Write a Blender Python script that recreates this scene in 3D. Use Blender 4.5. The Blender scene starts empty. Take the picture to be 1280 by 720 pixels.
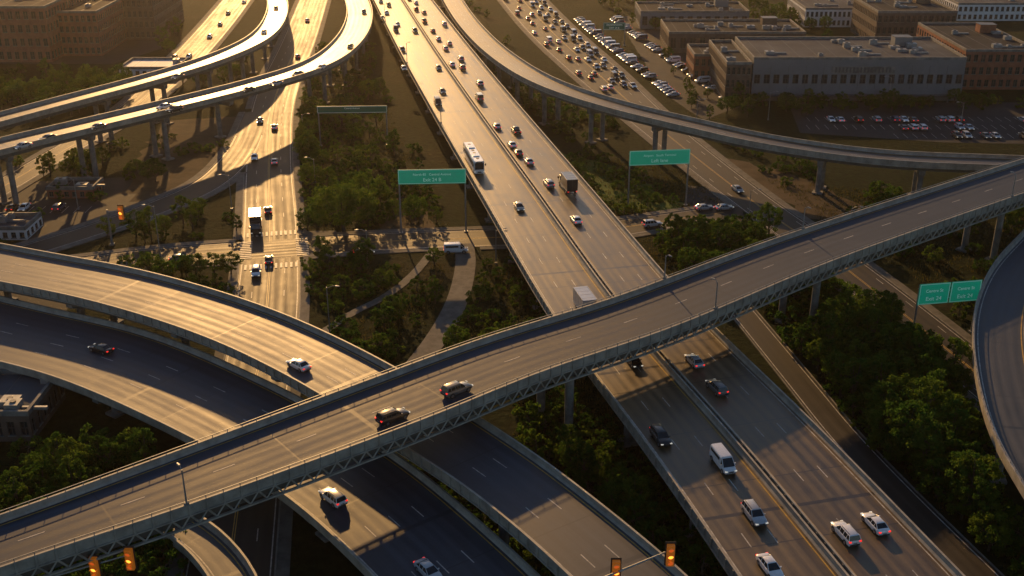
import bpy, math, random
import numpy as np
from mathutils import Vector, Matrix
random.seed(7); rng=np.random.default_rng(7)
scn=bpy.context.scene
# ---------------------------------------------------------------- camera (drone, 95 m up)
CAMZ=95.0; F=1400.0; PITCH=math.atan(617/F)
cp,sp=math.cos(PITCH),math.sin(PITCH)
cd=bpy.data.cameras.new("camera"); cam=bpy.data.objects.new("camera",cd); scn.collection.objects.link(cam)
cam.location=(0,0,CAMZ); cam.rotation_euler=(math.pi/2-PITCH,0,0)
cd.sensor_width=36; cd.lens=F/1280*36; cd.clip_start=0.5; cd.clip_end=20000
scn.camera=cam
scn.view_settings.view_transform='Standard'; scn.view_settings.look='None'; scn.view_settings.exposure=0
def P(u,v,z=0.0):
    """survey: bearing/depression (in sheet units) of a point of known height -> site coordinates in metres"""
    a=(u-640)/F; b=(v-360)/F
    d=Vector((a,cp-b*sp,-sp-b*cp)); t=(CAMZ-z)/(-d.z)
    return Vector((d.x*t,d.y*t,z))
# ---------------------------------------------------------------- light
SUN_EL=math.radians(17.0); SUN_AZ=math.radians(-13)
sd=Vector((math.sin(SUN_AZ)*math.cos(SUN_EL),math.cos(SUN_AZ)*math.cos(SUN_EL),math.sin(SUN_EL)))
sl=bpy.data.lights.new("sun","SUN"); sl.energy=5.0; sl.angle=math.radians(0.7); sl.color=(1.0,0.55,0.19)
so=bpy.data.objects.new("sun",sl); scn.collection.objects.link(so); so.rotation_euler=sd.to_track_quat('Z','Y').to_euler()
w=bpy.data.worlds.new("World"); scn.world=w; w.use_nodes=True
nt=w.node_tree; bg=nt.nodes["Background"]; sky=nt.nodes.new("ShaderNodeTexSky"); sky.sky_type='NISHITA'
sky.sun_disc=False; sky.sun_elevation=SUN_EL; sky.sun_rotation=SUN_AZ; sky.dust_density=.6; sky.ozone_density=2.0
nt.links.new(sky.outputs[0],bg.inputs[0]); bg.inputs[1].default_value=0.085
# ---------------------------------------------------------------- materials
def M(name,col,rough=0.7,metal=0,emit=None,es=0,noise=0.0,nscale=1.0,bump=0,spec=0.5,c2=None,coord='Object',coat=0):
    m=bpy.data.materials.new(name); m.use_nodes=True; n=m.node_tree; b=n.nodes["Principled BSDF"]
    b.inputs["Base Color"].default_value=(*col,1); b.inputs["Roughness"].default_value=rough; b.inputs["Metallic"].default_value=metal
    b.inputs["Specular IOR Level"].default_value=spec
    if coat: b.inputs["Coat Weight"].default_value=coat; b.inputs["Coat Roughness"].default_value=0.08
    if emit: b.inputs["Emission Color"].default_value=(*emit,1); b.inputs["Emission Strength"].default_value=es
    if noise or c2:
        tc=n.nodes.new("ShaderNodeTexCoord"); t=n.nodes.new("ShaderNodeTexNoise"); t.inputs["Scale"].default_value=nscale; t.inputs["Detail"].default_value=6
        t.inputs["Roughness"].default_value=0.65
        n.links.new(tc.outputs[coord],t.inputs["Vector"])
        r=n.nodes.new("ShaderNodeValToRGB"); r.color_ramp.elements[0].position=.35; r.color_ramp.elements[1].position=.65
        if c2: r.color_ramp.elements[0].color=(*col,1); r.color_ramp.elements[1].color=(*c2,1)
        else:
            r.color_ramp.elements[0].color=(*[c*(1-noise) for c in col],1); r.color_ramp.elements[1].color=(*[min(1,c*(1+noise)) for c in col],1)
        n.links.new(t.outputs[0],r.inputs[0]); n.links.new(r.outputs[0],b.inputs["Base Color"])
        if bump:
            bp=n.nodes.new("ShaderNodeBump"); bp.inputs["Strength"].default_value=bump; bp.inputs["Distance"].default_value=.2
            n.links.new(t.outputs[0],bp.inputs["Height"]); n.links.new(bp.outputs[0],b.inputs["Normal"])
    return m
def road_mat(name,base,dark,rough=0.45,lane=3.6,slab=14.0,joint=True,spec=0.5):
    m=bpy.data.materials.new(name); m.use_nodes=True; n=m.node_tree; L=n.links; b=n.nodes["Principled BSDF"]
    def N(t,**k):
        x=n.nodes.new(t)
        for a,v in k.items(): setattr(x,a,v)
        return x
    def math_(op,a,bv=None,c=None):
        x=N("ShaderNodeMath",operation=op)
        for i,v in enumerate((a,bv,c)):
            if v is None: continue
            if isinstance(v,(int,float)): x.inputs[i].default_value=v
            else: L.new(v,x.inputs[i])
        return x.outputs[0]
    uv=N("ShaderNodeUVMap"); sx=N("ShaderNodeSeparateXYZ"); L.new(uv.outputs[0],sx.inputs[0]); U,V=sx.outputs[0],sx.outputs[1]
    def noise(su,sv,det=5,rg=.6):
        cx=N("ShaderNodeCombineXYZ"); L.new(math_('MULTIPLY',U,su),cx.inputs[0]); L.new(math_('MULTIPLY',V,sv),cx.inputs[1])
        t=N("ShaderNodeTexNoise"); t.inputs["Scale"].default_value=1; t.inputs["Detail"].default_value=det; t.inputs["Roughness"].default_value=rg
        L.new(cx.outputs[0],t.inputs["Vector"]); return t.outputs[0]
    n1=noise(.9,.022); n2=noise(.11,.05); n3=noise(3,.35,6,.7); n4=noise(.35,.3,8,.7)
    wp=math_('COSINE',math_('MULTIPLY',U,4*math.pi/lane)); wp=math_('MULTIPLY',wp,.13)
    fv=math_('FLOOR',math_('DIVIDE',V,slab)); fu=math_('FLOOR',math_('DIVIDE',U,lane))
    cx=N("ShaderNodeCombineXYZ"); L.new(fu,cx.inputs[0]); L.new(fv,cx.inputs[1]); wn=N("ShaderNodeTexWhiteNoise",noise_dimensions='3D'); L.new(cx.outputs[0],wn.inputs["Vector"])
    f=math_('ADD',math_('MULTIPLY',n1,1.3),math_('MULTIPLY',n2,.7)); f=math_('ADD',f,math_('MULTIPLY',n4,.6)); f=math_('ADD',f,wp)
    f=math_('ADD',f,math_('MULTIPLY',wn.outputs[0],.14)); f=math_('SUBTRACT',f,.9)
    if joint:
        fr=math_('FRACT',math_('DIVIDE',V,slab)); jl=math_('LESS_THAN',fr,.22/slab); f=math_('SUBTRACT',f,math_('MULTIPLY',jl,.45))
        fr2=math_('ABSOLUTE',math_('SUBTRACT',math_('FRACT',math_('DIVIDE',V,slab*3)),.5)); jl2=math_('LESS_THAN',fr2,.35/slab/3); f=math_('SUBTRACT',f,math_('MULTIPLY',jl2,.5))
    r=N("ShaderNodeValToRGB"); r.color_ramp.elements[0].position=.1; r.color_ramp.elements[1].position=.95
    r.color_ramp.elements[0].color=(*dark,1); r.color_ramp.elements[1].color=(*base,1); L.new(f,r.inputs[0]); L.new(r.outputs[0],b.inputs["Base Color"])
    mr=N("ShaderNodeMapRange"); mr.inputs[1].default_value=0; mr.inputs[2].default_value=1.1; mr.inputs[3].default_value=rough-.08; mr.inputs[4].default_value=rough+.16
    L.new(f,mr.inputs[0]); L.new(mr.outputs[0],b.inputs["Roughness"]); b.inputs["Specular IOR Level"].default_value=spec
    bp=N("ShaderNodeBump"); bp.inputs["Strength"].default_value=.25; bp.inputs["Distance"].default_value=.03; L.new(n3,bp.inputs["Height"]); L.new(bp.outputs[0],b.inputs["Normal"])
    return m
mHwy=road_mat("highway_concrete",(.165,.118,.066),(.036,.026,.017),.40,spec=.55)
mOver=road_mat("overpass_asphalt",(.052,.072,.108),(.022,.031,.048),.62,slab=24,spec=.22)
mRamp=road_mat("ramp_asphalt",(.072,.084,.108),(.027,.033,.045),.54,slab=20,spec=.28)
mRampW=road_mat("flyover_concrete",(.11,.09,.068),(.034,.03,.024),.43,slab=20,spec=.48)
mStreet=road_mat("street_asphalt",(.055,.050,.043),(.020,.018,.016),.60,joint=False,spec=.18)
mLot=M("lot_asphalt",(.024,.026,.030),.8,c2=(.042,.043,.045),nscale=.08,bump=.1,spec=.12)
mConc=M("bridge_concrete",(.20,.19,.165),.58,c2=(.36,.34,.29),nscale=.45,bump=.15)
mConcD=M("stained_concrete",(.10,.10,.095),.8,c2=(.22,.215,.20),nscale=.6,bump=.15)
mSteel=M("girder_steel",(.06,.065,.06),.6,c2=(.11,.11,.10),nscale=.8)
mWhiteP=M("paint_white",(.22,.22,.21),.6,c2=(.55,.54,.51),nscale=1.2)
mYelP=M("paint_yellow",(.30,.18,.03),.6,c2=(.55,.34,.05),nscale=1.2)
mGalv=M("galvanised_steel",(.26,.27,.27),.5,metal=.5,noise=.2,nscale=2)
mSide=M("sidewalk_concrete",(.09,.088,.08),.85,c2=(.16,.155,.14),nscale=.4,spec=.15)
mDirt=M("dirt",(.045,.034,.022),.95,c2=(.095,.07,.045),nscale=.12,bump=.6,spec=.1)
mGrassL=M("lawn",(.04,.085,.015),.9,c2=(.085,.13,.025),nscale=.15,bump=.8,spec=.1)
def ground_mat():
    m=bpy.data.materials.new("ground_mix"); m.use_nodes=True; n=m.node_tree; L=n.links; b=n.nodes["Principled BSDF"]; b.inputs["Roughness"].default_value=.95; b.inputs["Specular IOR Level"].default_value=.04
    tc=n.nodes.new("ShaderNodeTexCoord")
    def ns(s,d=8):
        t=n.nodes.new("ShaderNodeTexNoise"); t.inputs["Scale"].default_value=s; t.inputs["Detail"].default_value=d; t.inputs["Roughness"].default_value=.65; L.new(tc.outputs["Object"],t.inputs["Vector"]); return t.outputs[0]
    a=ns(.03); c=ns(.6)
    r=n.nodes.new("ShaderNodeValToRGB"); e=r.color_ramp.elements; e[0].position=.40; e[0].color=(.010,.020,.006,1); e[1].position=.72; e[1].color=(.042,.034,.020,1)
    x=e.new(.56); x.color=(.019,.027,.010,1)
    L.new(a,r.inputs[0]); r2=n.nodes.new("ShaderNodeValToRGB"); r2.color_ramp.elements[0].position=.3; r2.color_ramp.elements[1].position=.7; r2.color_ramp.elements[0].color=(.3,.3,.3,1); r2.color_ramp.elements[1].color=(1.3,1.3,1.3,1); L.new(c,r2.inputs[0])
    mx=n.nodes.new("ShaderNodeMix"); mx.data_type='RGBA'; mx.blend_type='MULTIPLY'; mx.inputs[0].default_value=1; L.new(r.outputs[0],mx.inputs[6]); L.new(r2.outputs[0],mx.inputs[7]); L.new(mx.outputs[2],b.inputs["Base Color"])
    bp=n.nodes.new("ShaderNodeBump"); bp.inputs["Strength"].default_value=.9; bp.inputs["Distance"].default_value=.5; L.new(c,bp.inputs["Height"]); L.new(bp.outputs[0],b.inputs["Normal"])
    return m
mGround=ground_mat()
# ---------------------------------------------------------------- mesh builder
class MB:
    def __init__(s): s.v=[];s.f=[];s.m=[];s.uv=[]
    def face(s,pts,mat=0,uv=None):
        k=len(s.v); s.v.extend([tuple(p) for p in pts]); s.f.append(tuple(range(k,k+len(pts)))); s.m.append(mat); s.uv.append(uv)
    def box(s,c,size,mat=0,X=None,Y=None,Z=None):
        X=Vector(X or (1,0,0)); Y=Vector(Y or (0,1,0)); Z=Vector(Z or (0,0,1)); c=Vector(c)
        a,b,d=X*size[0]/2,Y*size[1]/2,Z*size[2]/2
        p=[c-a-b-d,c+a-b-d,c+a+b-d,c-a+b-d,c-a-b+d,c+a-b+d,c+a+b+d,c-a+b+d]
        k=len(s.v); s.v.extend([tuple(q) for q in p])
        for f in ((0,3,2,1),(4,5,6,7),(0,1,5,4),(1,2,6,5),(2,3,7,6),(3,0,4,7)):
            s.f.append(tuple(k+i for i in f)); s.m.append(mat); s.uv.append(None)
    def cyl(s,p0,p1,r0,r1=None,n=8,mat=0,caps=True):
        r1=r0 if r1 is None else r1; p0=Vector(p0);p1=Vector(p1); d=(p1-p0).normalized()
        a=d.orthogonal().normalized(); b=d.cross(a); k=len(s.v)
        for p,r in ((p0,r0),(p1,r1)):
            for i in range(n):
                t=2*math.pi*i/n; s.v.append(tuple(p+a*math.cos(t)*r+b*math.sin(t)*r))
        for i in range(n):
            j=(i+1)%n; s.f.append((k+i,k+j,k+n+j,k+n+i)); s.m.append(mat); s.uv.append(None)
        if caps:
            s.f.append(tuple(k+n-1-i for i in range(n))); s.m.append(mat); s.uv.append(None)
            s.f.append(tuple(k+n+i for i in range(n))); s.m.append(mat); s.uv.append(None)
    def loft(s,rings,mat=0,caps=True,closed=True,mats=None):
        k=len(s.v); n=len(rings[0])
        for r in rings: s.v.extend([tuple(p) for p in r])
        for i in range(len(rings)-1):
            for j in range(n if closed else n-1):
                q=(j+1)%n; s.f.append((k+i*n+j,k+i*n+q,k+(i+1)*n+q,k+(i+1)*n+j)); s.m.append(mats[j] if mats else mat); s.uv.append(None)
        if caps:
            s.f.append(tuple(k+n-1-i for i in range(n))); s.m.append(mat); s.uv.append(None)
            b=k+(len(rings)-1)*n; s.f.append(tuple(b+i for i in range(n))); s.m.append(mat); s.uv.append(None)
    def mesh(s,name,mats,smooth=None):
        me=bpy.data.meshes.new(name); me.from_pydata(s.v,[],s.f)
        for m in mats: me.materials.append(m)
        me.polygons.foreach_set("material_index",s.m)
        if any(u is not None for u in s.uv):
            ul=me.uv_layers.new(name="UVMap"); i=0
            for p,u in zip(me.polygons,s.uv):
                if u:
                    for li,q in zip(p.loop_indices,u): ul.data[li].uv=q
        if smooth:
            me.polygons.foreach_set("use_smooth",[True]*len(me.polygons)); me.set_sharp_from_angle(angle=math.radians(smooth))
        me.update(); return me
    def obj(s,name,mats,parent=None,smooth=None):
        o=bpy.data.objects.new(name,s.mesh(name,mats,smooth)); scn.collection.objects.link(o)
        if parent: o.parent=parent
        return o
def empty(name,loc=(0,0,0)):
    e=bpy.data.objects.new(name,None); e.location=loc; scn.collection.objects.link(e); return e
# ---------------------------------------------------------------- roads
ROADS={}
class Road: pass
def mkroad(key,cps,ext=(80,80),world=False):
    pts=[]
    for c in cps:
        if world: pts.append((c[0],c[1],c[2],c[3]))
        else:
            p=P(c[0],c[1],c[2]); pts.append((p.x,p.y,c[2],c[3]))
    a=np.array(pts,float)
    def extend(p,q,d):
        t=p[:2]-q[:2]; t=t/np.linalg.norm(t); r=p.copy(); r[:2]+=t*d; return r
    if ext[0]: a=np.vstack([extend(a[0],a[1],ext[0]),a])
    if ext[1]: a=np.vstack([a,extend(a[-1],a[-2],ext[1])])
    q=np.vstack([2*a[0]-a[1],a,2*a[-1]-a[-2]]); out=[]
    for i in range(1,len(q)-2):
        p0,p1,p2,p3=q[i-1:i+3]
        ds=[max(1e-3,np.linalg.norm(x[:2])**.5) for x in (p1-p0,p2-p1,p3-p2)]
        t0=0;t1=ds[0];t2=t1+ds[1];t3=t2+ds[2]
        for t in np.linspace(t1,t2,24,endpoint=False):
            A1=(t1-t)/(t1-t0)*p0+(t-t0)/(t1-t0)*p1;A2=(t2-t)/(t2-t1)*p1+(t-t1)/(t2-t1)*p2;A3=(t3-t)/(t3-t2)*p2+(t-t2)/(t3-t2)*p3
            B1=(t2-t)/(t2-t0)*A1+(t-t0)/(t2-t0)*A2;B2=(t3-t)/(t3-t1)*A2+(t-t1)/(t3-t1)*A3
            out.append((t2-t)/(t2-t1)*B1+(t-t1)/(t2-t1)*B2)
    out.append(q[-2]); out=np.array(out)
    for _ in range(25): out[1:-1]=.5*out[1:-1]+.25*(out[:-2]+out[2:])
    s=np.concatenate([[0],np.cumsum(np.linalg.norm(np.diff(out[:,:2],axis=0),axis=1))])
    n=max(4,int(s[-1]/2.5)); ss=np.linspace(0,s[-1],n)
    r=Road(); r.key=key; r.S=ss; r.C=np.stack([np.interp(ss,s,out[:,k]) for k in range(3)],1); r.H=np.interp(ss,s,out[:,3])/2
    T=np.gradient(r.C[:,:2],axis=0); T/=np.linalg.norm(T,axis=1)[:,None]; r.T=T; r.N=np.stack([T[:,1],-T[:,0]],1)
    ROADS[key]=r; return r
def offset_road(key,base,off,width):
    b=ROADS[base]; r=Road(); r.key=key; r.C=b.C.copy(); r.C[:,:2]+=b.N*off; r.S=b.S.copy(); r.H=np.full(len(b.S),width/2.); r.T=b.T.copy(); r.N=b.N.copy(); ROADS[key]=r; return r
def at(r,s,off,dz=0):
    x=np.interp(s,r.S,r.C[:,0]);y=np.interp(s,r.S,r.C[:,1]);z=np.interp(s,r.S,r.C[:,2]);nx=np.interp(s,r.S,r.N[:,0]);ny=np.interp(s,r.S,r.N[:,1])
    return Vector((x+nx*off,y+ny*off,z+dz))
def pt(r,i,k,a,dz): 
    o=k*r.H[i]+a; return (r.C[i,0]+r.N[i,0]*o,r.C[i,1]+r.N[i,1]*o,r.C[i,2]+dz)
def over(x,y,margin=0,skip=(),zmax=None,zmin=None):
    for k,r in ROADS.items():
        if k in skip: continue
        d=np.hypot(r.C[:,0]-x,r.C[:,1]-y); i=int(d.argmin())
        if zmax is not None and r.C[i,2]>zmax: continue
        if zmin is not None and r.C[i,2]<zmin: continue
        if d[i]<r.H[i]+margin: return k
    return None
def surface(r,mb,mat=0,dz=0):
    for i in range(len(r.S)-1):
        h0,h1=r.H[i],r.H[i+1]
        mb.face([pt(r,i,-1,0,dz),pt(r,i,1,0,dz),pt(r,i+1,1,0,dz),pt(r,i+1,-1,0,dz)],mat,[(-h0,r.S[i]),(h0,r.S[i]),(h1,r.S[i+1]),(-h1,r.S[i+1])])
def line(r,mb,k,a,mat,dz=.015,wd=.18,skipfn=None):
    for i in range(len(r.S)-1):
        if skipfn and skipfn(r,i): continue
        mb.face([pt(r,i,k,a-wd/2,dz),pt(r,i,k,a+wd/2,dz),pt(r,i+1,k,a+wd/2,dz),pt(r,i+1,k,a-wd/2,dz)],mat)
def dashes(r,mb,off,mat,dz=.015,wd=.15,dl=3.0,per=12,skipfn=None):
    s=2.0
    while s<r.S[-1]-dl:
        a,b,c,d=at(r,s,off-wd/2,dz),at(r,s,off+wd/2,dz),at(r,s+dl,off+wd/2,dz),at(r,s+dl,off-wd/2,dz)
        if not(skipfn and skipfn(r,int(np.searchsorted(r.S,s))-1)): mb.face([a,b,c,d],mat)
        s+=per
def prof(r,mb,P_,mat,i0=0,i1=None,caps=True):
    i1=len(r.S) if i1 is None else i1
    mb.loft([[pt(r,i,*q) for q in P_] for i in range(i0,i1)],mat,caps)
def elevated(r,name,mat,lanes,ph=.95,gird=1.7,yellow=-1,ribs=False,pierstep=30,pierstart=8,rail=False):
    e=empty(name)
    mb=MB(); surface(r,mb); mb.obj("deck_surface",[mat],e)
    mb=MB()
    for sg in (-1,1):
        line(r,mb,sg,-sg*.95,1 if sg==yellow else 0)
    for o in lanes: dashes(r,mb,o,0)
    mb.obj("lane_markings",[mWhiteP,mYelP],e)
    mb=MB()
    for sg in (-1,1):
        prof(r,mb,[(sg,-sg*.5,.0),(sg,-sg*.28,.3),(sg,-sg*.2,ph),(sg,sg*.0,ph),(sg,sg*.0,-.55),(sg,-sg*.5,-.55)],0)
        prof(r,mb,[(sg,sg*.06,ph-.2),(sg,sg*.06,ph+.03),(sg,-sg*.24,ph+.03),(sg,-sg*.24,ph-.2)],0)
    mb.obj("parapets",[mConc],e,smooth=20)
    mb=MB()
    prof(r,mb,[(-1,.45,-.04),(1,-.45,-.04),(1,-.45,-.5),(1,-.9,-.62),(1,-.95,-gird),(1,-1.4,-gird),(1,-1.5,-.7),(-1,1.5,-.7),(-1,1.4,-gird),(-1,.95,-gird),(-1,.9,-.62),(-1,.45,-.5)],0)
    hm=r.H.min()
    k=-hm+3.6
    while k<hm-2.5:
        prof(r,mb,[(0,k-.2,-.72),(0,k+.2,-.72),(0,k+.2,-gird+.02),(0,k-.2,-gird+.02)],0); k+=2.6
    mb.obj("girders",[mSteel],e)
    if ribs or rail:
        mb=MB(); s=1.0
        while s<r.S[-1]-3:
            i=min(len(r.S)-1,int(np.searchsorted(r.S,s))); h=np.interp(s,r.S,r.H); n=Vector((*r.N[i],0)); t=Vector((*r.T[i],0))
            for sg in (-1,1):
                if ribs:
                    mb.box(at(r,s,sg*(h+.10),.15),(.24,.16,1.35),0,t,n)
                if ribs==2:
                    a=at(r,s,sg*(h+.16),-.62); b=at(r,s+1.1,sg*(h-.1),-gird+.1); c=at(r,s+2.2,sg*(h+.16),-.62)
                    mb.cyl(a,b,.13,n=4); mb.cyl(b,c,.13,n=4)
                if rail:
                    mb.box(at(r,s,sg*(h-.1),ph+.2),(.08,.08,.45),1,t,n)
            s+=2.2
        for sg in (-1,1):
            if rail: prof(r,mb,[(sg,-sg*.14,ph+.4),(sg,-sg*.06,ph+.4),(sg,-sg*.06,ph+.48),(sg,-sg*.14,ph+.48)],1)
            if ribs: prof(r,mb,[(sg,sg*.02,-.66),(sg,sg*.24,-.66),(sg,sg*.24,-.5),(sg,sg*.02,-.5)],0)
            if ribs==2: prof(r,mb,[(sg,-sg*.25,-gird-.08),(sg,sg*.12,-gird-.08),(sg,sg*.12,-gird+.16),(sg,-sg*.25,-gird+.16)],0)
        mb.obj("railing",[mConc,mGalv],e)
    mb=MB(); s=pierstart
    while s<r.S[-1]-4:
        i=min(len(r.S)-1,int(np.searchsorted(r.S,s))); h=r.H[i]; n=Vector((*r.N[i],0)); t=Vector((*r.T[i],0)); c=at(r,s,0)
        zt=c.z-gird-.02
        if zt>1 :
            offs=[-h*.52,h*.52]
            ok=[o for o in offs if not over(*at(r,s,o)[:2],1.2,skip=(r.key,),zmax=c.z-3.5)]
            ok=[o for o in ok if not over(*at(r,s,o)[:2],.6,skip=(r.key,'A'),zmin=3,zmax=c.z-3.5)]
            if ok:
                L=h-1.1
                mb.loft([[at(r,s,q,0)+t*tt+Vector((0,0,zz-c.z)) for q,zz in ((-L,zt),(L,zt),(L,zt-.7),(h*.52+.8,zt-1.4),(-h*.52-.8,zt-1.4),(-L,zt-.7))] for tt in (-.75,.75)],0)
                for o in ok:
                    q=at(r,s,o); mb.cyl((q.x,q.y,-.5),(q.x,q.y,zt-1.38),.72,.72,14)
                    mb.box((q.x,q.y,.15),(2.6,2.6,.5),0,t,n)
        s+=pierstep
    if mb.v: mb.obj("piers",[mConcD],e,smooth=40)
    return e
GROUND_ORDER=[0]
def street(r,name,mat,lanes=(),center='yellow',kerb=True,edge=True,walk=1.8):
    GROUND_ORDER[0]+=1; dz=.02+.012*GROUND_ORDER[0]
    r.C[:,2]=dz; e=empty(name)
    mb=MB(); surface(r,mb); mb.obj("surface",[mat],e)
    inter=lambda r,i: over(r.C[i,0],r.C[i,1],-.5,skip=(r.key,),zmax=1.0) is not None
    mb=MB()
    if center=='yellow':
        line(r,mb,0,-.16,1,skipfn=inter,wd=.14); line(r,mb,0,.16,1,skipfn=inter,wd=.14)
    if edge:
        for sg in (-1,1): line(r,mb,sg,-sg*.5,0,skipfn=inter)
    for o in lanes: dashes(r,mb,o,0,skipfn=inter)
    if mb.v: mb.obj("lane_markings",[mWhiteP,mYelP],e)
    if kerb:
        mb=MB()
        for sg in (-1,1):
            run=[]
            for i in range(len(r.S)+1):
                okk=i<len(r.S) and not over(*pt(r,i,sg,sg*.6,0)[:2],.7,skip=(r.key,),zmax=1.0)
                if okk: run.append(i)
                else:
                    if len(run)>1:
                        prof(r,mb,[(sg,0,.0-dz),(sg,0,.13),(sg,sg*.25,.15),(sg,sg*.25,-dz)],0,run[0],run[-1]+1)
                        if walk: prof(r,mb,[(sg,sg*.26,-dz),(sg,sg*.26,.12),(sg,sg*(walk+.26),.12),(sg,sg*(walk+.26),-dz)],1,run[0],run[-1]+1)
                    run=[]
        if mb.v: mb.obj("kerb_and_pavement",[mConcD,mSide],e)
    return e
mkroad("A",[(1057,720,8,26.6),(925,560,8,26.6),(785,400,8,26.6),(676,250,8,26.6),(640,200,8,26.6),(590,130,8,26.6),(545,65,8,26.6),(503,0,8,26.6)],ext=(90,700))
offset_road("A1","A",-6.75,12.9); offset_road("A2","A",6.75,12.9)
mkroad("B",[(0,684,15.5,10.5),(215,609,15.5,12.5),(490,507,15.5,14.5),(640,449,15.5,14.5),(800,397,15.5,14.5),(1000,318,15.5,14),(1280,223,15.5,14)],ext=(60,160))
mkroad("C",[(0,332,10,15),(150,362,10,15),(290,405,10,14.5),(400,455,10,14),(520,525,10,13.5),(620,590,10,12.5),(700,652,10,12),(790,732,10,12),(870,815,10,12)],ext=(120,0))
mkroad("D",[(0,414,6,20),(130,447,6,20),(260,502,6,19),(360,555,6,18),(450,615,6,17.5),(560,715,6,17),(640,800,6,17)],ext=(110,0))
mkroad("Fr",[(558,-12,8,9),(585,30,8.5,9),(628,72,10,9),(690,108,12,9),(770,134,12,9),(860,156,11.5,9),(960,178,11,9),(1100,197,10.5,9),(1275,205,10,9)],ext=(80,150))
mkroad("H2",[(440,-15,8.3,11),(450,18,9,11),(436,52,10.5,11),(395,82,12.5,10.5),(320,106,13.5,10),(200,136,14,10),(100,160,14.5,10),(0,184,15,10)],ext=(80,140))
mkroad("H1",[(343,-15,9,9),(347,15,10,9),(325,48,12,9),(265,76,13.5,9),(180,102,14.5,9),(90,126,15,9),(0,150,15,9)],ext=(80,160))
mkroad("J",[(1310,295,8,9),(1268,345,8,9),(1250,400,8,9),(1255,470,8,9),(1280,550,8,9),(1335,640,8,9)],ext=(60,60))
mkroad("K",[(190,640,2.5,5.5),(245,672,2.5,5.5),(285,715,2.5,5.5),(310,770,2.5,5.5)],ext=(10,20))
mkroad("G",[(640,-15,0,22),(690,40,0,21),(745,90,0,19),(812,150,0,14),(880,205,0,12),(955,262,0,11),(1030,315,0,11),(1120,385,0,11),(1215,462,0,11)],ext=(200,120))
mkroad("I",[(392,0,0,14),(372,55,0,14),(343,125,0,14),(336,200,0,13),(338,300,0,13),(332,400,0,13),(312,520,0,12),(296,640,0,12)],ext=(200,60))
mkroad("X",[(60,338,0,11),(200,322,0,12),(338,312,0,12),(480,302,0,11),(620,297,0,11),(720,292,0,11),(860,272,0,9)],ext=(120,10))
mkroad("Q",[(322,140,0,8),(300,192,0,9),(258,232,0,9),(190,262,0,9),(110,290,0,8),(30,315,0,8)],ext=(0,60))
mkroad("R",[(300,-5,0,14),(268,35,0,14),(225,82,0,13),(160,140,0,10),(60,200,0,9)],ext=(200,40))
mkroad("W",[(500,480,0,4),(545,425,0,4.5),(572,375,0,4.5),(582,330,0,4.5),(580,305,0,4.5)],ext=(10,0))
mkroad("V",[(1000,478,0,5.5),(1055,545,0,5.5),(1130,625,0,5.5),(1230,725,0,5.5)],ext=(45,60))
mkroad("Y",[(405,415,0,2),(440,392,0,2),(480,372,0,2),(515,345,0,2),(540,315,0,2)],ext=(0,0))
elevated(ROADS["A1"],"highway_bridge",mHwy,[-1.9,1.75],yellow=1,ribs=True,pierstep=26)
elevated(ROADS["A2"],"highway_bridge",mHwy,[-1.9,1.75],yellow=-1,ribs=True,pierstep=26)
elevated(ROADS["B"],"overpass_bridge",mOver,[0.0],ribs=2,rail=True,gird=2.3,pierstep=31,pierstart=20)
elevated(ROADS["C"],"curved_ramp_bridge",mRamp,[-1.8,1.8],pierstep=27,ribs=True)
elevated(ROADS["D"],"curved_ramp_bridge",mRamp,[-3.7,0,3.7],gird=1.5,pierstep=27)
elevated(ROADS["Fr"],"flyover_ramp_bridge",mRampW,[0],pierstep=24,ribs=True)
elevated(ROADS["H2"],"flyover_ramp_bridge",mRampW,[0],pierstep=24)
elevated(ROADS["H1"],"flyover_ramp_bridge",mRampW,[0],pierstep=24)
elevated(ROADS["J"],"curved_ramp_bridge",mRamp,[],pierstep=24,rail=True)
elevated(ROADS["K"],"curved_ramp_bridge",mRamp,[],pierstep=24,gird=1.0)
street(ROADS["G"],"road",mStreet,lanes=[-3.6,3.6])
street(ROADS["I"],"street",mStreet,lanes=[-3.3,3.3])
street(ROADS["X"],"street",mStreet)
street(ROADS["Q"],"street",mStreet,center=None)
street(ROADS["R"],"street",mStreet,lanes=[-3.6,3.6])
street(ROADS["V"],"service_road",mStreet,center=None,walk=0)
street(ROADS["W"],"driveway",mSide,center=None,edge=False,kerb=False)
street(ROADS["Y"],"footpath",mSide,center=None,edge=False,kerb=False)
# ---------------------------------------------------------------- ground and patches
mb=MB(); R_=6000; mb.face([(-R_,-1500,0),(R_,-1500,0),(R_,R_*1.5,0),(-R_,R_*1.5,0)]); mb.obj("ground",[mGround])
def patch(name,pp,mat,z,wig=1.2):
    w=[P(*p) for p in pp]; out=[]
    for i in range(len(w)):
        a,b=w[i],w[(i+1)%len(w)]; n=max(1,int((b-a).length/4))
        for k in range(n):
            q=a.lerp(b,k/n); out.append((q.x+random.uniform(-wig,wig),q.y+random.uniform(-wig,wig),z))
    me=bpy.data.meshes.new(name); import bmesh
    bm=bmesh.new(); f=bm.faces.new([bm.verts.new(p) for p in out]); bm.normal_update()
    if f.normal.z<0: f.normal_flip()
    bmesh.ops.triangulate(bm,faces=bm.faces[:]); bm.to_mesh(me); bm.free(); me.materials.append(mat)
    o=bpy.data.objects.new(name,me); scn.collection.objects.link(o)
patch("parking_lot",[(985,128),(1400,128),(1400,182),(1180,178),(1000,166)],mLot,.008,0)
patch("parking_lot",[(770,20),(905,20),(935,130),(880,150),(830,118)],mLot,.008,.3)
patch("parking_lot",[(860,232),(925,240),(935,285),(850,285)],mLot,.010,.5)
patch("parking_lot",[(-60,232),(150,222),(225,238),(150,268),(60,296),(-60,305)],mLot,.008,.3)
patch("parking_lot",[(-60,342),(50,344),(110,350),(60,420),(-60,420)],mLot,.008,.3)
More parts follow.
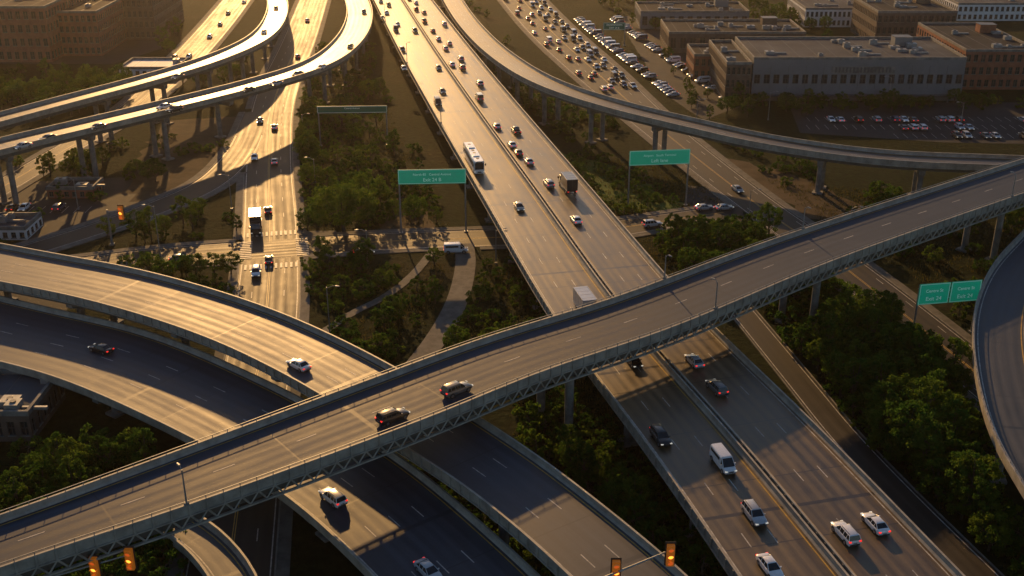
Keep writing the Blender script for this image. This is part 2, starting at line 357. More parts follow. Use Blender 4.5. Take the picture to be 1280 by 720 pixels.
patch("parking_lot",[(-60,80),(140,80),(205,60),(225,10),(150,-5),(-60,0)],mLot,.008,.3)
patch("lawn",[(700,190),(760,205),(850,255),(830,262),(760,262),(720,225)],mGrassL,.006,2)
patch("dirt",[(890,190),(1010,225),(1090,262),(1040,285),(960,245)],mDirt,.006,2)
patch("dirt",[(205,150),(300,145),(295,185),(250,222),(180,255),(150,240)],mDirt,.012,2)
patch("dirt",[(500,240),(560,290),(480,292),(470,270)],mDirt,.006,2)
patch("plaza",[(350,290),(420,288),(425,296),(350,300)],mSide,.006,.1)
mb=MB()
for row in ((149,1010,1400),(159,1010,1400),(170,1120,1400)):
    a,b=P(row[1],row[0]),P(row[2],row[0]); k=0
    while k<(b-a).length: mb.box((a.x+k,a.y,.02),(.12,5,.012)); k+=2.9
a,b=P(-20,262),P(120,262); k=0
while k<(b-a).length: mb.box((a.x+k,a.y,.02),(.12,5,.012)); k+=2.9
mb.obj("parking_bay_markings",[mWhiteP])
mb=MB(); ri,rx=ROADS["I"],ROADS["X"]
def cross(r,v,u=None):
    d=[abs((Vector(c)-P(u if u else 338,v)).length) for c in r.C]; i=int(np.argmin(d)); h=r.H[i]-.7; o=-h
    while o<h:
        c=at(r,r.S[i],o,0); t=Vector((*r.T[i],0)); n=Vector((*r.N[i],0)); mb.box((c.x,c.y,.126),(2.8,.5,.008),0,t,n); o+=1.1
cross(ri,294); cross(ri,334); cross(rx,316,300); cross(rx,309,376)
mb.obj("zebra_crossing",[mWhiteP])
# ---------------------------------------------------------------- buildings
mBrick=M("red_brick",(.20,.08,.05),.85,c2=(.32,.13,.08),nscale=.5,spec=.2)
mBrick2=M("brown_brick",(.09,.066,.055),.85,c2=(.15,.11,.085),nscale=.5,spec=.2)
mPan=M("grey_panel_cladding",(.13,.14,.15),.6,c2=(.19,.20,.21),nscale=.06)
mWhiteW=M("white_render",(.55,.56,.57),.7,c2=(.70,.70,.69),nscale=.2)
mRoofD=M("bitumen_roof",(.022,.025,.031),.9,c2=(.046,.048,.053),nscale=.08,spec=.06)
mRoofL=M("membrane_roof",(.055,.063,.076),.85,c2=(.10,.11,.125),nscale=.08,spec=.06)
mGlass=M("window_glass",(.02,.03,.035),.08,spec=.8)
mFrame=M("window_frame",(.08,.08,.08),.5)
mAC=M("hvac_metal",(.25,.26,.26),.5,metal=.3,noise=.2,nscale=1)
def facade(mb,a,b,h,fl,bays,wf=.55,hf=.55,base=0.0):
    u=(b-a); L=u.length; u.normalize(); n=Vector((u.y,-u.x,0)); fh=(h-base-.9)/fl; bw=L/bays
    Z=Vector((0,0,1)); q=lambda x,z,d=0: a+u*x+Z*z-n*d
    if base>0: mb.face([q(0,0),q(L,0),q(L,base),q(0,base)],0)
    mb.face([q(0,h-.9),q(L,h-.9),q(L,h),q(0,h)],0)
    for f in range(fl):
        for k in range(bays):
            x0,x1=k*bw,(k+1)*bw; z0,z1=base+f*fh,base+(f+1)*fh
            X0,X1=x0+bw*(1-wf)/2,x1-bw*(1-wf)/2; Z0=z0+fh*(1-hf)*.55; Z1=Z0+fh*hf
            mb.face([q(x0,z0),q(x1,z0),q(X1,Z0),q(X0,Z0)],0); mb.face([q(x1,z0),q(x1,z1),q(X1,Z1),q(X1,Z0)],0)
            mb.face([q(x1,z1),q(x0,z1),q(X0,Z1),q(X1,Z1)],0); mb.face([q(x0,z1),q(x0,z0),q(X0,Z0),q(X0,Z1)],0)
            D=.3
            mb.face([q(X0,Z0),q(X1,Z0),q(X1,Z0,D),q(X0,Z0,D)],2); mb.face([q(X1,Z0),q(X1,Z1),q(X1,Z1,D),q(X1,Z0,D)],2)
            mb.face([q(X1,Z1),q(X0,Z1),q(X0,Z1,D),q(X1,Z1,D)],2); mb.face([q(X0,Z1),q(X0,Z0),q(X0,Z0,D),q(X0,Z1,D)],2)
            mb.face([q(X0,Z0,D),q(X1,Z0,D),q(X1,Z1,D),q(X0,Z1,D)],1)
            mb.box(q((X0+X1)/2,(Z0+Z1)/2,D-.05),(.09,.08,Z1-Z0),2,u,n); mb.box(q((X0+X1)/2,(Z0+Z1)/2+.02,D-.05),(X1-X0,.07,.08),2,u,n)
            mb.box(q((X0+X1)/2,Z0-.08,-.05),(X1-X0+.3,.16,.14),3,u,n)
def building(name,p0,p1,depth,h,fl,bays,wall,roof=None,wf=.55,hf=.55,base=0,acs=4):
    e=empty(name,(0,0,0)); a=Vector((p0[0],p0[1],0)); b=Vector((p1[0],p1[1],0)); u=(b-a).normalized(); n=Vector((u.y,-u.x,0)); L=(b-a).length
    c=b-n*depth; d=a-n*depth; sb=max(1,int(bays*depth/L))
    mb=MB()
    facade(mb,a,b,h,fl,bays,wf,hf,base); facade(mb,b,c,h,fl,sb,wf,hf,base); facade(mb,c,d,h,fl,bays,wf,hf,base); facade(mb,d,a,h,fl,sb,wf,hf,base)
    mb.obj("walls_and_windows",[wall,mGlass,mFrame,mConcD],e)
    mb=MB(); i=.4
    A,B,C,D=[x+Vector((0,0,h-.7)) for x in (a+(u-n)*i,b+(-u-n)*i,c+(-u+n)*i,d+(u+n)*i)]
    mb.face([A,B,C,D],0)
    ct=(a+b+c+d)/4
    for o in (n*(depth/2-.2),-n*(depth/2-.2)): mb.box(ct+o+Vector((0,0,h-.3)),(L+.1,.5,.9),2,u,n)
    for sg in (-1,1): mb.box(ct+u*sg*(L/2-.2)+Vector((0,0,h-.31)),(.5,depth-.5,.88),2,u,n)
    k=4.0
    while k<L-3: mb.box(a+u*k-n*depth/2+Vector((0,0,h-.68)),(.12,depth-1,.03),1,u,n); k+=6.2
    mb.obj("roof",[roof or mRoofD,mFrame,mConcD],e)
    mb=MB(); rr=random.Random(int(a.x*7)+int(a.y))
    for k in range(acs):
        x,y=rr.uniform(-.42,.42)*L,rr.uniform(-.38,.38)*depth; sx,sy,sz=rr.uniform(1.2,3.4),rr.uniform(1.2,2.6),rr.uniform(.8,1.7)
        q=ct+u*x+n*y; mb.box(q+Vector((0,0,h-.7+sz/2)),(sx,sy,sz),0,u,n); mb.cyl(q+Vector((0,0,h-.7+sz)),q+Vector((0,0,h-.5+sz)),.5,n=10,mat=1)
        if k%2==0: mb.box(q+u*(sx/2+2.2)+Vector((0,0,h-.4)),(4.2,.5,.5),0,u,n)
    if acs>5:
        q=ct+u*L*.3-n*depth*.2; mb.box(q+Vector((0,0,h+.8)),(6,4.5,3),2,u,n); mb.box(q+Vector((0,0,h+2.34)),(6.3,4.8,.1),1,u,n)
    if mb.v: mb.obj("rooftop_units",[mAC,mFrame,wall],e)
    return e,u,n
def bp(name,x0,x1,yb,ytop,yroof,**k):
    """front edge between two surveyed base points; height and depth from top of wall and rear of roof"""
    a,b=P(x0,yb),P(x1,yb); mid=P((x0+x1)/2,yb)
    dep=PITCH+math.atan((ytop-360)/F); h=CAMZ-mid.y*math.tan(dep)
    dep2=PITCH+math.atan((yroof-360)/F); depth=(CAMZ-h)/math.tan(dep2)-mid.y
    return building(name,(a.x,a.y),(b.x,b.y),max(8,depth),h,**k)
e,u,n=bp("office_building",938,1200,126,72,46,fl=1,bays=22,wall=mPan,roof=mRoofL,wf=.6,hf=.22,base=0,acs=14)
a=P(938,126); b=P(1200,126); mb=MB(); L=(b-a).length
for k in range(16): mb.box(a.lerp(b,.39+k*.017)+Vector((0,-.25,10.6)),(.5,.3,1.7),0)
mb.box(a.lerp(b,.52)+Vector((0,-.1,10.6)),(L*.3,.15,2.2),1); mb.box(a.lerp(b,.5)+Vector((0,-1.2,2.0)),(L*.9,2.4,.4),0)
for k in range(12): mb.box(a.lerp(b,.07+k*.078)+Vector((0,-2.2,1.0)),(.45,.45,2.0),1)
for k in range(1,12): mb.box(a.lerp(b,k/12)+Vector((0,-.02,8)),(.1,.1,8),0)
o=mb.obj("louvres_and_canopy",[mFrame,mConcD],e)
bp("brick_annex",905,936,128,78,50,fl=3,bays=5,wall=mBrick2,acs=2)
bp("brick_building",1200,1290,112,62,28,fl=3,bays=10,wall=mBrick,acs=6)
bp("brick_building",1092,1190,60,14,-4,fl=3,bays=14,wall=mBrick2,acs=6)
bp("warehouse",835,1005,66,40,24,fl=1,bays=14,wall=mBrick2,acs=12)
bp("warehouse",800,935,36,14,2,fl=1,bays=12,wall=mPan,roof=mRoofD,acs=10)
bp("brick_building",866,898,100,68,55,fl=2,bays=4,wall=mBrick,acs=2)
bp("white_building",1005,1085,34,10,-6,fl=2,bays=14,wall=mWhiteW,roof=mRoofL)
bp("white_building",1195,1300,26,4,-12,fl=2,bays=16,wall=mWhiteW,roof=mRoofL)
bp("white_building",1085,1190,8,-12,-24,fl=2,bays=16,wall=mWhiteW,roof=mRoofL)
bp("warehouse",790,900,2,-18,-36,fl=2,bays=12,wall=mBrick2)
bp("brick_building",-30,66,78,8,-20,fl=4,bays=10,wall=mBrick,acs=3)
bp("brick_building",72,128,70,14,-8,fl=4,bays=8,wall=mBrick,acs=2)
bp("brick_building",136,196,50,-4,-24,fl=4,bays=9,wall=mBrick2,acs=2)
bp("pavilion",150,222,96,84,72,fl=1,bays=8,wall=mWhiteW,roof=mWhiteW,acs=1)
bp("house",-40,42,552,515,462,fl=1,bays=5,wall=mBrick2,roof=mRoofL,acs=3)
bp("shop",-40,34,300,284,266,fl=1,bays=7,wall=mWhiteW,roof=mRoofL,acs=2,hf=.6)
bp("shop",60,118,248,234,222,fl=1,bays=6,wall=mBrick,roof=mRoofD,acs=2,hf=.6)
# ---------------------------------------------------------------- vehicles
mTyre=M("tyre",(.02,.02,.02),.85); mHub=M("alloy_wheel",(.35,.35,.36),.35,metal=.8); mCarGlass=M("car_glass",(.012,.016,.02),.06,spec=.7)
mTail=M("tail_lamp",(.5,.01,.01),.3,emit=(1,.03,.02),es=1.2); mHead=M("head_lamp",(.8,.8,.75),.15,emit=(1,.9,.7),es=.4); mTrim=M("black_trim",(.03,.03,.03),.5)
PAINT={k:M("paint_"+k+"_car",c,.3,metal=.2,coat=.7,noise=.08,nscale=3) for k,c in dict(white=(.76,.77,.79),silver=(.42,.44,.47),grey=(.12,.125,.13),black=(.015,.015,.018),red=(.22,.025,.02),blue=(.03,.06,.14),tan=(.34,.31,.26)).items()}
def sec(x,hw,zb,zt): return [(x,-hw*.88,zb),(x,-hw,zb+.14),(x,-hw,zt-.22),(x,-hw*.95,zt-.07),(x,-hw*.8,zt),(x,hw*.8,zt),(x,hw*.95,zt-.07),(x,hw,zt-.22),(x,hw,zb+.14),(x,hw*.88,zb)]
def wheels(mb,xs,hw,r=.34,wd=.24):
    for x in xs:
        for sg in (-1,1):
            mb.cyl((x,sg*(hw-wd+.02),r),(x,sg*(hw+.03),r),r,n=14,mat=2); mb.cyl((x,sg*(hw+.03),r),(x,sg*(hw+.05),r),r*.6,n=8,mat=3)
            pts=[]
            for k in range(7):
                t=math.pi*k/6; pts.append((x+math.cos(t)*(r+.06),sg*(hw+.012),r+math.sin(t)*(r+.06)))
            for k in range(6): mb.cyl(pts[k],pts[k+1],.035,n=4,mat=4,caps=False)
def cabin(mb,xr0,xr1,xf1,xf0,zb,zt,hb,ht,pill=(.0,)):
    b=[(xr0,-hb,zb),(xf0,-hb,zb),(xf0,hb,zb),(xr0,hb,zb)]; t=[(xr1,-ht,zt-.05),(xf1,-ht,zt-.05),(xf1,ht,zt-.05),(xr1,ht,zt-.05)]
    for i in range(4):
        j=(i+1)%4; mb.face([b[i],b[j],t[j],t[i]],1)
    r1=[(xr1-.03,-ht-.02,zt-.06),(xf1+.03,-ht-.02,zt-.06),(xf1+.03,ht+.02,zt-.06),(xr1-.03,ht+.02,zt-.06)]
    r2=[(xr1+.12,-ht+.14,zt+.02),(xf1-.14,-ht+.14,zt+.02),(xf1-.14,ht-.14,zt+.02),(xr1+.12,ht-.14,zt+.02)]
    mb.loft([r1,r2],0)
    for i in range(4): mb.cyl(b[i],t[i],.055,.045,n=5,mat=0)
    for x in pill:
        for sg in (-1,1):
            mb.cyl((x,sg*hb,zb),(x-.05,sg*ht,zt-.05),.05,.04,n=5,mat=0)
def lights(mb,xf,xr,hw,zf,zr):
    for sg in (-1,1):
        mb.box((xf-.06,sg*(hw-.2),zf),(.22,.36,.13),6); mb.box((xr+.05,sg*(hw-.17),zr),(.2,.3,.16),5)
    mb.box((xf+.03,0,zf-.1),(.08,.8,.2),4); mb.box((xf+.02,0,zf-.28),(.1,1.3,.1),4); mb.box((xr-.01,0,zr-.25),(.06,.5,.14),3); mb.box((xr,0,zr-.45),(.1,1.4,.14),4)
def mirrors(mb,x,hw,z):
    for sg in (-1,1): mb.box((x,sg*(hw+.1),z),(.14,.24,.15),0)
VM={}
def vmesh(kind,col):
    if (kind,col) in VM: return VM[(kind,col)]
    mb=MB()
    if kind=='sedan':
        mb.loft([sec(*s) for s in ((-2.36,.70,.48,.84),(-2.28,.84,.34,.95),(-1.95,.89,.26,1.0),(-1.2,.91,.22,.98),(0,.91,.2,.96),(.95,.91,.22,.95),(1.6,.89,.25,.86),(2.1,.83,.32,.74),(2.33,.66,.42,.62))],0)
        cabin(mb,-1.85,-1.15,.25,1.1,.95,1.44,.80,.60,(-.95,-.2)); wheels(mb,(-1.4,1.42),.88); lights(mb,2.27,-2.36,.84,.64,.82); mirrors(mb,.75,.86,.98)
    elif kind=='suv':
        mb.loft([sec(*s) for s in ((-2.38,.82,.48,.95),(-2.32,.90,.36,1.08),(-1.9,.94,.3,1.12),(0,.95,.28,1.1),(1.0,.95,.3,1.1),(1.7,.93,.32,1.04),(2.2,.86,.4,.92),(2.38,.7,.5,.75))],0)
        cabin(mb,-2.25,-2.0,.35,1.1,1.08,1.72,.84,.68,(-1.5,-.75,.1)); wheels(mb,(-1.45,1.45),.92,.38,.26); lights(mb,2.32,-2.38,.88,.8,.98); mirrors(mb,.85,.9,1.15)
        for sg in (-1,1): mb.cyl((-1.8,sg*.58,1.79),(.2,sg*.58,1.79),.03,n=4,mat=4)
    elif kind=='van':
        mb.loft([sec(*s) for s in ((-2.75,.88,.45,1.15),(-2.7,.95,.35,1.22),(0,.97,.3,1.22),(1.4,.97,.3,1.2),(2.1,.94,.34,1.1),(2.6,.86,.42,.95),(2.75,.7,.5,.8))],0)
        mb.loft([[(x,-.93,1.15),(x,-.90,1.6),(x,-.86,zt-.15),(x,-.72,zt),(x,.72,zt),(x,.86,zt-.15),(x,.90,1.6),(x,.93,1.15)] for x,zt in ((-2.72,2.15),(-2.6,2.28),(0.55,2.28),(.9,2.22))],0)
        cabin(mb,.85,.86,1.05,1.95,1.16,2.12,.90,.76,(1.0,)); 
        for sg in (-1,1): mb.box((-.9,sg*.90,1.72),(2.9,.05,.42),1)
        mb.box((-2.72,0,1.7),(.05,1.3,.5),1)
        wheels(mb,(-1.8,1.75),.95,.38,.26); lights(mb,2.68,-2.76,.9,.85,1.05); mirrors(mb,1.5,.95,1.35)
    elif kind=='pickup':
        mb.loft([sec(*s) for s in ((-2.8,.9,.5,.7),(-2.75,.95,.42,.72),(-.7,.96,.4,.72),(-.65,.96,.36,1.12),(.9,.96,.34,1.12),(1.7,.95,.36,1.08),(2.5,.9,.42,1.0),(2.75,.78,.5,.85))],0)
        for sg in (-1,1): mb.box((-1.72,sg*.89,.9),(2.1,.12,.42),0)
        mb.box((-2.74,0,.9),(.1,1.7,.42),0); mb.box((-1.72,0,.75),(2.0,1.6,.06),4)
        cabin(mb,-.62,-.45,.55,1.15,1.1,1.78,.86,.70,(.2,)); wheels(mb,(-1.75,1.75),.93,.42,.28); lights(mb,2.7,-2.78,.92,.85,.95); mirrors(mb,.95,.95,1.2)
    elif kind=='box':
        L=6.2; o=L/2+.4
        mb.loft([[(x,-1.18,.5),(x,-1.22,.8),(x,-1.2,1.8),(x,1.2,1.8),(x,1.22,.8),(x,1.18,.5)] for x in (o,o+1.9,o+2.0)],0)
        cabin(mb,o+.0,o+.1,o+1.55,o+1.9,1.78,2.75,1.14,1.02,(o+.7,)); mb.box((o+.25,0,2.95),(1.1,2.0,.5),0)
        mb.box((o+2.03,0,1.15),(.08,1.3,.8),4)
        mb.box((0-.2,0,2.65),(L,2.6,2.75),7 if col=='white' else 0)
        for sg in (-1,1):
            mb.box((-.2,sg*1.32,4.0),(L+.06,.1,.16),3); mb.box((-.2,sg*1.32,1.28),(L+.06,.1,.16),3)
            for k in range(int(L)): mb.box((-.2-L/2+.5+k,sg*1.315,2.64),(.05,.04,2.5),3)
        for k in range(int(L/1.5)): mb.box((-.2-L/2+.7+k*1.5,0,4.03),(.06,2.4,.03),3)
        mb.box((-.2-L/2-.03,0,2.65),(.05,.08,2.6),4); mb.box((-.2,0,1.1),(L-.5,1.0,.25),4); mb.box((-L/2-.2,0,.6),(.12,2.3,.14),4)
        for sg in (-1,1): mb.box((-L/2-.25,sg*1.0,1.05),(.06,.3,.15),5); mb.box((o+1.98,sg*.95,.85),(.1,.35,.2),6); mb.box((o+1.5,sg*1.4,2.1),(.12,.3,.5),4)
        wheels(mb,(-L/2+1.3,o+1.1),1.2,.5,.34)
    elif kind=='bus':
        H=8.6
        mb.loft([[(x,-1.3+i,.40),(x,-1.36+i,.75),(x,-1.35+i,1.6),(x,-1.3+i,3.35),(x,-1.1+i,3.6),(x,1.1-i,3.6),(x,1.3-i,3.35),(x,1.35-i,1.6),(x,1.36-i,.75),(x,1.3-i,.40)] for x,i in ((-H,.12),(-H+.15,0),(H-.4,0),(H,.14))],0)
        for sg in (-1,1):
            k=-H+1.2
            while k<H-2: mb.box((k+.75,sg*1.335,2.4),(1.45,.1,1.0),1); k+=1.62
            mb.box((0,sg*1.37,1.2),(2*H-1.5,.04,.22),3); mb.box((H-.3,sg*1.6,2.6),(.15,.3,.55),4)
        mb.box((H-.03,0,2.3),(.12,2.2,1.7),1); mb.box((H-.02,0,3.28),(.1,1.6,.25),4); mb.box((-H+.03,0,2.7),(.1,1.9,.8),1); mb.box((-H+.02,0,1.3),(.1,1.7,.7),4)
        mb.box((-4,0,3.7),(2.6,1.6,.26),7); mb.box((3.5,0,3.7),(2.2,1.6,.24),7)
        for k in (-6.5,-1,1.2,6): mb.box((k,0,3.63),(.8,.7,.09),4)
        wheels(mb,(-H+3.2,-H+4.5,H-2.8),1.3,.5,.32); lights(mb,H-.02,-H+.02,1.3,.9,1.2)
    me=mb.mesh(kind+"_"+col,[PAINT[col],mCarGlass,mTyre,mHub,mTrim,mTail,mHead,PAINT['white']],smooth=35); VM[(kind,col)]=me; return me
NAMES=dict(sedan='car',suv='suv',van='van',pickup='pickup_truck',semi='semi_truck',box='box_truck',bus='bus')
def put(kind,col,loc,ang,name=None):
    o=bpy.data.objects.new(name or NAMES[kind],vmesh(kind,col)); scn.collection.objects.link(o); o.location=loc; o.rotation_euler=(0,0,ang); return o
PLACED={}
def car(road,x,y,kind='sedan',col='white',d=1):
    r=ROADS[road]; z=r.C[0,2]
    for _ in range(3):
        p=P(x,y,z+.7); i=int(np.hypot(r.C[:,0]-p.x,r.C[:,1]-p.y).argmin()); z=r.C[i,2]
    PLACED.setdefault(road,[]).append((p.x,p.y))
    t=r.T[i]*d; return put(kind,col,(p.x,p.y,z+.02),math.atan2(t[1],t[0])+random.uniform(-.015,.015))
for a in [(592,203,'bus','white'),(649,258,'sedan','tan'),(731,388,'box','silver'),(792,450,'sedan','black'),(826,546,'suv','black'),(904,578,'van','white'),(943,643,'suv','silver'),(963,708,'sedan','white'),
          (503,62,'suv','grey'),(478,22,'sedan','grey'),(497,30,'sedan','white'),(505,85,'sedan','silver'),(486,6,'suv','black')]: car('A1',*a,d=-1)
for a in [(541,38,'sedan','black'),(557,60,'sedan','silver'),(578,84,'suv','grey'),(565,80,'sedan','white'),(621,157,'sedan','silver'),(645,163,'pickup','black'),(640,180,'sedan','white'),(648,190,'sedan','black'),(661,201,'sedan','silver'),
          (686,229,'suv','silver'),(711,236,'box','black'),(720,274,'sedan','white'),(868,450,'sedan','silver'),(896,484,'suv','grey'),(1057,666,'suv','white'),(1094,653,'sedan','white'),(530,15,'sedan','grey'),(520,3,'sedan','white'),(548,48,'sedan','white')]: car('A2',*a,d=1)
car('B',491,520,'suv','black',1); car('B',571,486,'suv','grey',1)
car('C',373,455,'sedan','white',-1); car('D',126,435,'sedan','black',-1); car('D',416,621,'suv','white',-1); car('D',536,713,'sedan','silver',1)
for a in [(318,196,'sedan','white'),(320,282,'box','black'),(320,340,'suv','white'),(325,150,'sedan','grey')]: car('I',*a,d=1)
for a in [(343,158,'sedan','white'),(343,201,'sedan','silver'),(335,262,'sedan','black'),(336,324,'sedan','black'),(384,25,'sedan','silver'),(372,70,'sedan','black'),(356,100,'sedan','white')]: car('I',*a,d=-1)
car('X',570,312,'van','white',1); car('X',455,314,'sedan','black',1); car('X',225,322,'sedan','grey',1)
for a in [(438,58,'sedan','black'),(402,84,'sedan','white'),(372,92,'sedan','grey'),(310,112,'sedan','black'),(218,137,'suv','black'),(205,133,'sedan','white'),(60,172,'sedan','black'),(28,182,'sedan','silver'),(455,15,'suv','grey'),(122,158,'sedan','grey'),(345,104,'sedan','silver')]: car('H2',*a)
for a in [(222,96,'sedan','grey'),(330,40,'sedan','white'),(345,10,'sedan','black')]: car('H1',*a)
for a in [(285,16,'sedan','black'),(275,30,'sedan','grey'),(262,45,'sedan','white'),(218,72,'suv','grey'),(208,88,'sedan','black'),(305,2,'sedan','white'),(236,70,'sedan','silver')]: car('R',*a)
car('G',922,236,'sedan','silver',1); car('G',1010,305,'sedan','grey',1)
g=ROADS['G']; cols=['white','silver','black','grey','white','silver','grey','blue','white','black']; kinds=['sedan','suv','sedan','suv','pickup','van','sedan']
def topx(y): return P(640,y).y
# distant traffic on the two highway carriageways
for key,d,lanes in (('A1',-1,(-3.7,0,3.6)),('A2',1,(-3.7,0,3.6))):
    r=ROADS[key]
    for o in lanes:
        s=310+random.uniform(0,40)
        while s<r.S[-1]-20:
            p=at(r,s,o)
            if all((p.x-a)**2+(p.y-b)**2>64 for a,b in PLACED[key]) and p.y<700:
                i=int(np.searchsorted(r.S,s)); t=r.T[i]*d
                put(random.choice(kinds),random.choice(cols),(p.x,p.y,p.z+.02),math.atan2(t[1],t[0])); PLACED[key].append((p.x,p.y))
            s+=random.uniform(26,75)
for off,d,gap in ((-8.2,1,(9,19)),(-4.9,1,(9,22)),(-1.7,1,(12,30)),(2.2,-1,(14,45)),(5.6,-1,(12,40)),(8.6,-1,(20,60))):
    s=100
    while s<g.S[-1]:
        p=at(g,s,off*(np.interp(s,g.S,g.H)/10.5))
        if p.y<topx(115): break
        i=int(np.searchsorted(g.S,s)); t=g.T[i]*d
        put(random.choice(kinds),random.choice(cols),(p.x,p.y,p.z+.01),math.atan2(t[1],t[0])); s+=random.uniform(*gap)
for off in (-17,-33.5):
    s=200
    while s<g.S[-1]:
        p=at(g,s,off); i=int(np.searchsorted(g.S,s)); 
        if p.y<topx(125): break
        if p.y<topx(25) and random.random()<.65 and not over(p.x,p.y,1.5,zmax=1):
            t=g.N[i]; put(random.choice(['sedan','suv','sedan','van']),random.choice(cols),(p.x,p.y,.03),math.atan2(t[1],t[0])+.1)
        s+=3.4
for row,(yy,x0,x1) in enumerate(((151.5,1010,1400),(161.5,1100,1400),(172,1190,1400),(262,-20,120))):
    a,b=P(x0,yy),P(x1,yy); n_=int((b-a).length/2.9)
    for k in range(n_):
        if random.random()<.38:
            put(random.choice(['sedan','suv']),random.choice(cols),(a.x+(k+.5)*2.9,a.y,.03),math.pi/2*random.choice((1,-1))+random.uniform(-.03,.03))
for x,y in ((815,283),(880,262),(905,262)):
    q=P(x,y); put('suv' if x<830 else 'sedan',random.choice(['silver','white']),(q.x,q.y,.03),.3)
# ---------------------------------------------------------------- vegetation
def leaf_mat(name,c1,c2,c3,tr=.45):
    m=bpy.data.materials.new(name); m.use_nodes=True; n=m.node_tree; L=n.links; n.nodes.remove(n.nodes["Principled BSDF"]); out=n.nodes["Material Output"]
    g=n.nodes.new("ShaderNodeNewGeometry"); tx=n.nodes.new("ShaderNodeTexNoise"); tx.inputs["Scale"].default_value=.55; tx.inputs["Detail"].default_value=3; L.new(g.outputs["Position"],tx.inputs["Vector"])
    oi=n.nodes.new("ShaderNodeObjectInfo"); ad=n.nodes.new("ShaderNodeMath"); ad.operation='MULTIPLY_ADD'; L.new(oi.outputs["Random"],ad.inputs[0]); ad.inputs[1].default_value=.35; L.new(tx.outputs[0],ad.inputs[2])
    r=n.nodes.new("ShaderNodeValToRGB"); e=r.color_ramp.elements; e[0].position=.4; e[0].color=(*c1,1); e[1].position=.95; e[1].color=(*c3,1); x=e.new(.65); x.color=(*c2,1); L.new(ad.outputs[0],r.inputs[0])
    d=n.nodes.new("ShaderNodeBsdfDiffuse"); t=n.nodes.new("ShaderNodeBsdfTranslucent"); mx=n.nodes.new("ShaderNodeMixShader"); mx.inputs[0].default_value=tr
    L.new(r.outputs[0],d.inputs[0]); L.new(r.outputs[0],t.inputs[0]); L.new(d.outputs[0],mx.inputs[1]); L.new(t.outputs[0],mx.inputs[2]); L.new(mx.outputs[0],out.inputs[0]); return m
mLeaf=leaf_mat("foliage",(.022,.058,.012),(.055,.12,.018),(.12,.17,.022),.52)
mBark=M("bark",(.05,.038,.028),.9,c2=(.10,.08,.06),nscale=2)
def tree_mesh(name,seed,h=9,cr=3.6,trunk=.28,clumps=46,per=75,shrub=False,leaf=.34):
    R=np.random.default_rng(seed); mb=MB()
    nodes=[Vector((0,0,-.2))]; p=Vector((0,0,0))
    for k in range(4):
        p=p+Vector((R.uniform(-.2,.2),R.uniform(-.2,.2),(h*.7)/4)); nodes.append(p.copy())
    for k in range(4): mb.cyl(nodes[k],nodes[k+1],trunk*(1-.2*k),trunk*(.8-.2*k)+.02,n=7,mat=0,caps=False)
    cen=[]
    cz=h*.62 if not shrub else h*.5; rz=h*.40 if not shrub else h*.5
    lob=R.uniform(.72,1.2,8)
    for k in range(clumps):
        a=R.uniform(0,2*math.pi); z=R.uniform(-.85,1); rad=math.sqrt(max(0,1-z*z))*(R.uniform(.45,1)**.5)
        sc=lob[int(a/(2*math.pi)*8)%8]; c=Vector((math.cos(a)*rad*cr*sc,math.sin(a)*rad*cr*sc,cz+z*rz*R.uniform(.8,1.12))); cen.append(c)
        if k%3==0:
            b=nodes[1+int(R.integers(0,3))]; md=b.lerp(c,.5)+Vector((0,0,-.2)); mb.cyl(b,md,trunk*.34,trunk*.2,n=5,mat=0,caps=False); mb.cyl(md,c,trunk*.2,.03,n=4,mat=0,caps=False)
    V=[];Fs=[]; base=len(mb.v); idx=0
    for c in cen:
        rr=R.uniform(.55,1.15)*cr*.27
        for q in range(per):
            d=R.normal(size=3); d/=np.linalg.norm(d); d[2]*=.75; pos=np.array(c)+d*rr*(R.uniform(.2,1)**.6)
            a=R.normal(size=3); a/=np.linalg.norm(a); b=np.cross(a,R.normal(size=3)); b/=np.linalg.norm(b); s=leaf*R.uniform(.55,1.25)
            V+= [tuple(pos-a*s*.5),tuple(pos+b*s*.32),tuple(pos+a*s*.5),tuple(pos-b*s*.32)]
            k=base+idx*4; Fs.append((k,k+1,k+2,k+3)); idx+=1
    mb.v+=V; mb.f+=Fs; mb.m+=[1]*len(Fs); mb.uv+=[None]*len(Fs)
    return mb.mesh(name,[mBark,mLeaf])
TREES=[tree_mesh("tree_a",1,9,3.6,clumps=50,per=60,leaf=.48),tree_mesh("tree_b",2,10.5,3.2,clumps=48,per=60,leaf=.48),tree_mesh("tree_c",3,8,4.2,clumps=56,per=60,leaf=.48),tree_mesh("tree_d",4,7,2.8,clumps=38,per=60,leaf=.45)]
BUSH=[tree_mesh("bush_a",11,2.6,1.9,.09,20,45,True,.38),tree_mesh("bush_b",12,2.0,2.3,.09,22,45,True,.38),tree_mesh("bush_c",13,3.4,1.7,.1,22,45,True,.38)]
BIG=tree_mesh("tree_big",21,13,7.0,.5,130,90,leaf=.52)
def tree(me,x,y,s=1,name="deciduous_tree",zs=1):
    o=bpy.data.objects.new(name,me); scn.collection.objects.link(o); o.location=(x,y,0); o.rotation_euler=(0,0,random.uniform(0,6.28)); o.scale=(s,s*random.uniform(.9,1.1),s*zs*random.uniform(.85,1.1)); return o
def inpoly(x,y,pl):
    c=False; j=len(pl)-1
    for i in range(len(pl)):
        a,b=pl[i],pl[j]
        if (a.y>y)!=(b.y>y) and x<(b.x-a.x)*(y-a.y)/(b.y-a.y)+a.x: c=not c
        j=i
    return c
